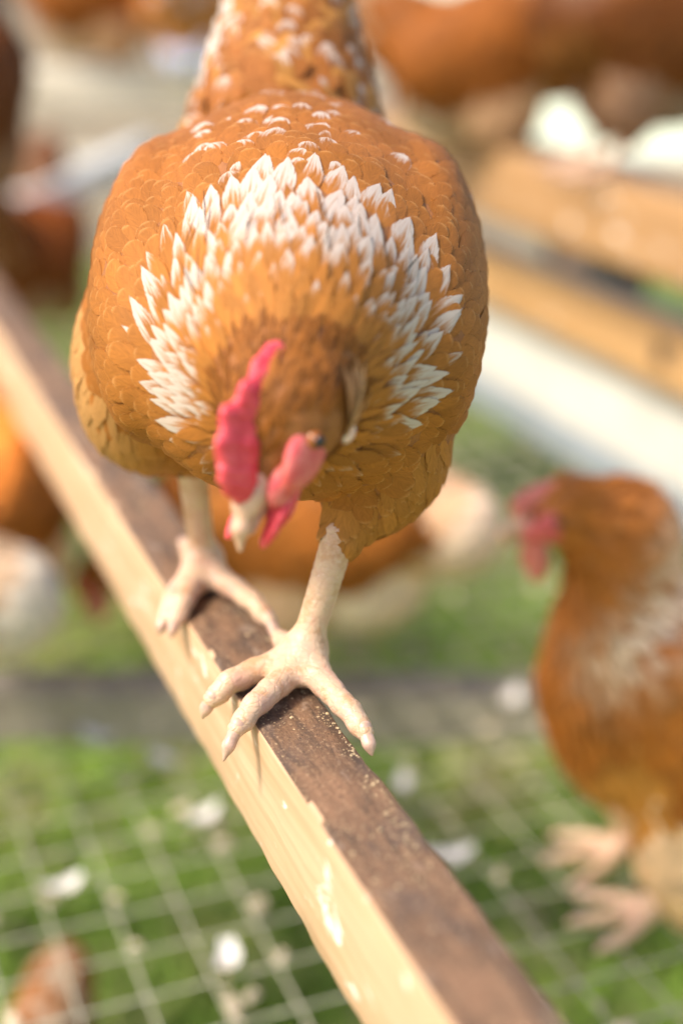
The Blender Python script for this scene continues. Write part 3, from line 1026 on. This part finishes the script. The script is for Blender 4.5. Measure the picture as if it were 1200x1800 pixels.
# ------------------------------------------------------------------ the other hens
def other_hen(legs=True, white_rump=False, seed=0, facing_down=False, low=0.0, tilt=-20, cs=.75):
    """a hen standing with its head up; forward is -Y, origin on the ground between the feet"""
    t = empty('hen')
    S = np.array((.0, -.118, .352)); f, u, l = frame((0, -.98, -.16), (0, -.16, .98))
    if facing_down:
        S = np.array((.0, -.235, .095)); f, u, l = frame((0, -.55, -.84), (0, -.84, .55))
    TL = math.radians(tilt if not facing_down else 6)
    P = [
        E((0, .015, .190), (.084, .140, .084), 'torso', TL),
        E((0, -.070 if tilt > -30 else -.050, .195), (.066, .060, .070), 'breast', TL),
        E((.066, .030, .195), (.030, .115, .062), 'wing', TL),
        E((-.066, .030, .195), (.030, .115, .062), 'wing', TL),
        E((0, .120, .205), (.060, .060, .060), 'rump', -.3),
        K((0, .145, .215), (0, .210, .285), .050, .034, 'tail', .02),
        E((0, .230, .310), (.030, .032, .050), 'tail', -.5),
        K((0, -.075, .225), (S + np.array((0, .075, .195))) * .5 + np.array((0, -.05, .055)) if not facing_down else (0, -.16, .155), .058, .040, 'neck', .03),
        K((S + np.array((0, .075, .195))) * .5 + np.array((0, -.05, .055)) if not facing_down else (0, -.16, .155), S, .040, .0235, 'neck', .02),
        E(S, (.022, .023, .022), 'head', k=.012),
        K(S, S + f * .030 - u * .003, .0190, .0092, 'head', .010),
        E((.050, -.002, .125), (.036, .055, .066), 'thigh', 0, k=.02),
        E((-.050, -.002, .125), (.036, .055, .066), 'thigh', 0, k=.02),
        E((0, .070, .125), (.060, .075, .060), 'belly'),
    ]
    cols = dict(REGCOL); cols['neck'] = RUST * .85; cols['head'] = RUST * .7; cols['breast'] = TAN * .85; cols['thigh'] = TAN * .5 + CREAM * .5; cols['belly'] = CREAM * .9
    if legs:
        P += [K((.048, -.01, .09), (.044, -.005, .055), .028, .013, 'thigh', .02), K((-.048, -.01, .09), (-.044, -.005, .055), .028, .013, 'thigh', .02)]
    if white_rump:
        for rg_ in ('tail', 'belly'): cols[rg_] = CREAM
        cols['torso'] = TAN * 1.1; cols['rump'] = (TAN + CREAM) * .5
        P = [q for q in P if reg_of(q) != 'tail']
        P.append(E((0, .170, .190), (.052, .055, .052), 'belly', k=.02))
    if low:
        dz = np.array((0, 0, low)); S = S - dz
        for q in P:
            q[1][:] -= dz
            if q[0] == 'k': q[2][:] -= dz
    k = .02
    V, F, reg = hen_body(t, P, .007, k, cols)
    head_parts(t, S, f, u, .0018, cs=cs, cm=M_COMB2)
    if legs:
        for sx in (1, -1):
            x = sx * .044
            leg(t, (x, -.010, .070 - low * .5), (x, -.034, .0155), [
                [(x - .012, -0.046, .011), (x - .024, -0.063, .008), (x - .033, -0.082, .006), (x - .037, -0.094, .002)],
                [(x, -.048, .011), (x, -.070, .008), (x, -.096, .006), (x, -.110, .002)],
                [(x + .012, -0.046, .011), (x + .024, -0.063, .008), (x + .033, -0.082, .006), (x + .037, -0.094, .002)],
                [(x, -.020, .010), (x, -.006, .007), (x, .004, .003)]], .0022, True, .9)
    Pt = sample_surface(V, F, 9000, seed + 3)
    rad = np.full(len(Pt), .0105)
    rg = regions(P, Pt)
    rad[(rg == 'neck')] = .007; rad[rg == 'head'] = .006
    keep = thin(Pt, rad); Pt, rg = Pt[keep], rg[keep]
    keep = ~((rg == 'head') & (((Pt - S) @ f) > .018)); Pt, rg = Pt[keep], rg[keep]
    r = np.random.default_rng(seed + 9); n = len(Pt)
    D = norm(Pt - (S + f * .03)) + np.array((0, .3, -.25)) + r.normal(0, .1, (n, 3))
    th = (rg == 'thigh') | (rg == 'belly'); D[th] = np.array((0, .2, -1)) + r.normal(0, .15, (th.sum(), 3))
    tl = rg == 'tail'; D[tl] = np.array((0, .6, .8)) + r.normal(0, .15, (tl.sum(), 3))
    L = np.where(rg == 'neck', .026, np.where(rg == 'head', .012, .030)) * r.uniform(.85, 1.15, n)
    Wd = np.where(rg == 'neck', .009, np.where(rg == 'head', .005, .018)) * r.uniform(.85, 1.15, n)
    col = np.stack([cols[x] for x in rg]) * r.uniform(.75, 1.2, (n, 1))
    dist = np.linalg.norm(Pt - S, axis=1)
    wht = np.where((rg == 'neck') | (rg == 'breast') | (rg == 'torso') | (rg == 'wing'), np.exp(-((dist - .092) / .024) ** 2), 0) * .7 * np.clip((Pt[:, 1] + .125) / .03, 0, 1)
    wht = np.maximum(wht, ((rg == 'tail') | (rg == 'belly')) * .5 * (r.random(n) < .5))
    col = col * (1 - wht[:, None]) + CREAM * .95 * wht[:, None]
    wht = wht * 0
    Vf, Ff, uu, vv = feathers(P, Pt, D, L, Wd, 'round', -.001, .004, .06, seed + 2, 5, 6, k)
    join_feathers('plumage', Vf, Ff, *feather_attr(uu, vv, r.random(n), wht, col), t)
    return t

def children_of(o): return [c for c in bpy.data.objects if c.parent == o]

def copy_tree(o, parent=None):
    c = o.copy(); COL.objects.link(c)
    if parent is not None: c.parent = parent
    for ch in children_of(o): copy_tree(ch, c)
    return c

def tint(o, c):
    for ch in children_of(o):
        ch.color = (*c, 1)

GH = 'brown hens in the pen'
standing = other_hen(True, False, 1)
squat = other_hen(True, False, 4, False, .045, -36, .5)
roosting = other_hen(False, False, 2)
pale = other_hen(True, True, 3, True)
used = set()
def put(proto, loc, deg, label, c=(1, 1, 1), sc=1.0):
    o = proto if proto.name not in used else copy_tree(proto)
    used.add(o.name)
    o.location = loc; o.rotation_euler = (0, 0, math.radians(deg)); o.scale = sc if isinstance(sc, tuple) else (sc,) * 3
    tag(o, label, 'hen', GH)
    tint(o, c)
    return o

FL = .4548
put(squat, (.268, .955, FL), -84, 'rust hen standing on the wire floor right of the perch, head up facing left', (1.45, 1.38, 1.25), (.92, .90, 1.08))
put(pale, (-.045, 1.33, FL), -104, 'pale orange hen with fluffy white rump, pecking on the wire floor behind the big hen', (1.15, 1.1, 1.05), .92)
put(pale, (-.455, 1.10, FL), -85, 'hen cut off at the left, only its cream white rump above the wire floor', (1.0, 1.05, 1.1), .95)
put(pale, (-.375, 1.38, FL), 176, 'orange hen on the wire floor left of the perch, low beyond its pale side', (1.75, 1.7, 1.6))
put(standing, (-.345, .78, 0.0), -25, 'hen on the grass beneath the wire floor, only its red combed head in view', (.8, .75, .7))
put(roosting, (-.50, 1.90, .80), 170, 'dark rust hen perched further back on the same perch as the big hen', (.55, .45, .4))
put(roosting, (.218, 2.02, .84), 82, 'orange hen crouching on the wide brown perch right behind the big hen', (.95, .85, .75))
put(standing, (.335, 1.76, .903), -80, 'dark brown hen standing on the wide brown perch, its pale rump turned this way', (.5, .42, .4), .85)
put(roosting, (-.42, 2.80, .90), 95, 'orange hen with a dark underside on the upper perch, left of the big hen tail', (1.0, .85, .7))
put(roosting, (-.255, 2.78, .875), 170, 'cream fluffed hen on the upper perch, right beside the tail of the big hen', (1.9, 2.4, 4.0))
put(standing, (-.56, 2.62, FL), 175, 'dark red hen half hidden by the slanting grey-white brace', (.7, .5, .4))
put(pale, (.50, 2.70, FL), 160, 'dark brown hen on the wire floor seen between the brown perch and the tan rail', (.4, .33, .28))

# ------------------------------------------------------------------ feathers and scraps lying on the wire floor
def moulted(n=26):
    r = np.random.default_rng(33)
    spots = [(-.233, 1.18), (-.163, 1.14), (-.225, .95), (-.085, .86), (.171, 1.255), (.055, 1.10), (-.12, 1.05), (.09, .99)]
    V0, F0 = [], []
    nv, nu = 9, 5
    for i in range(nv):
        v = i / (nv - 1)
        w = .0125 * (math.sin(math.pi * min(1, v * .9 + .1)) ** .7)
        for j in range(nu):
            u = -1 + 2 * j / (nu - 1)
            V0.append((.055 * (v - .5), w * u * (1 + .12 * math.sin(9 * v + 5 * u)), .012 * (v - .45) ** 2 * 4 + .004 * u * u))
    for i in range(nv - 1):
        for j in range(nu - 1):
            a = i * nu + j; F0.append((a, a + 1, a + nu + 1, a + nu))
    me = np_mesh('vane', V0, np.array(F0), M_FLUFF)
    Vs, Fs = [], []
    for i in range(8):
        for k in range(5):
            a = 2 * math.pi * k / 5
            Vs.append((-.036 + .064 * i / 7, .0008 * math.cos(a), .0012 + .004 * (i / 7 - .4) ** 2 + .0008 * math.sin(a)))
    for i in range(7):
        for k in range(5):
            Fs.append((i * 5 + k, i * 5 + (k + 1) % 5, i * 5 + 5 + (k + 1) % 5, i * 5 + 5 + k))
    ms = np_mesh('quill', Vs, np.array(Fs), M_HORN)
    labels = ['white feather on the wire floor, topmost at the left, near the grey joist', 'white feather on the wire floor just below the joist, nearest the perch\'s left',
        'white feather on the wire floor at the far left, above the red combed hen', 'white feather on the wire floor at the bottom, left of the perch',
        'white feather beside the grey joist, close to the breast of the right hen', 'white feather on the wire floor just right of the perch, nearest the big foot',
        'white feather left of the perch, midway between the joist and the bottom', 'white feather on the wire floor right of the perch, lowest on that side']
    for i, (x, y) in enumerate(spots):
        t = empty('moulted_feather', (x, y, .457), r.uniform(0, 6.28))
        t.scale = (float(r.uniform(.55, .85)),) * 3
        mobj('vane', me, t); mobj('quill', ms, t)
        tag(t, labels[i], 'feather', 'white feathers on the wire floor')
moulted()

def scraps():
    r = np.random.default_rng(44)
    V, F = [], []
    for i in range(900):
        a, b = r.uniform(-1.0, .9), r.uniform(-.9, .9)
        if r.random() < .7: a = round(a / .05) * .05
        else: b = round(b / .05) * .05
        off = np.array((0, 1.5)) + np.array((PR.x, PR.y)) * (a - .02) + np.array((PD.x, PD.y)) * b
        s = r.uniform(.002, .0085); k = len(V)
        R3 = np.array([[math.cos(z), -math.sin(z)] for z in (r.uniform(0, 6.28),)])[0]
        for (x, y, z) in ((-1, -.6, 0), (1, -.5, 0), (1.1, .5, 0), (-.8, .7, 0), (-.6, -.3, .7), (.5, -.3, .8), (.6, .4, .6), (-.5, .3, .7)):
            V.append((off[0] + s * (x * R3[0] - y * -R3[1]), off[1] + s * (x * -R3[1] + y * R3[0]), .4525 + s * z * .8))
        F += [(k, k + 3, k + 2, k + 1), (k, k + 1, k + 5, k + 4), (k + 1, k + 2, k + 6, k + 5), (k + 2, k + 3, k + 7, k + 6), (k + 3, k, k + 4, k + 7), (k + 4, k + 5, k + 6, k + 7)]
    o = mobj('droppings', np_mesh('droppings', V, F, plain_mat('dried_dropping', (.50, .40, .27), .9, .5, 25), False))
    tag(o, 'dried droppings and straw scraps caught on the wires of the floor', 'litter', kind='stuff')
scraps()
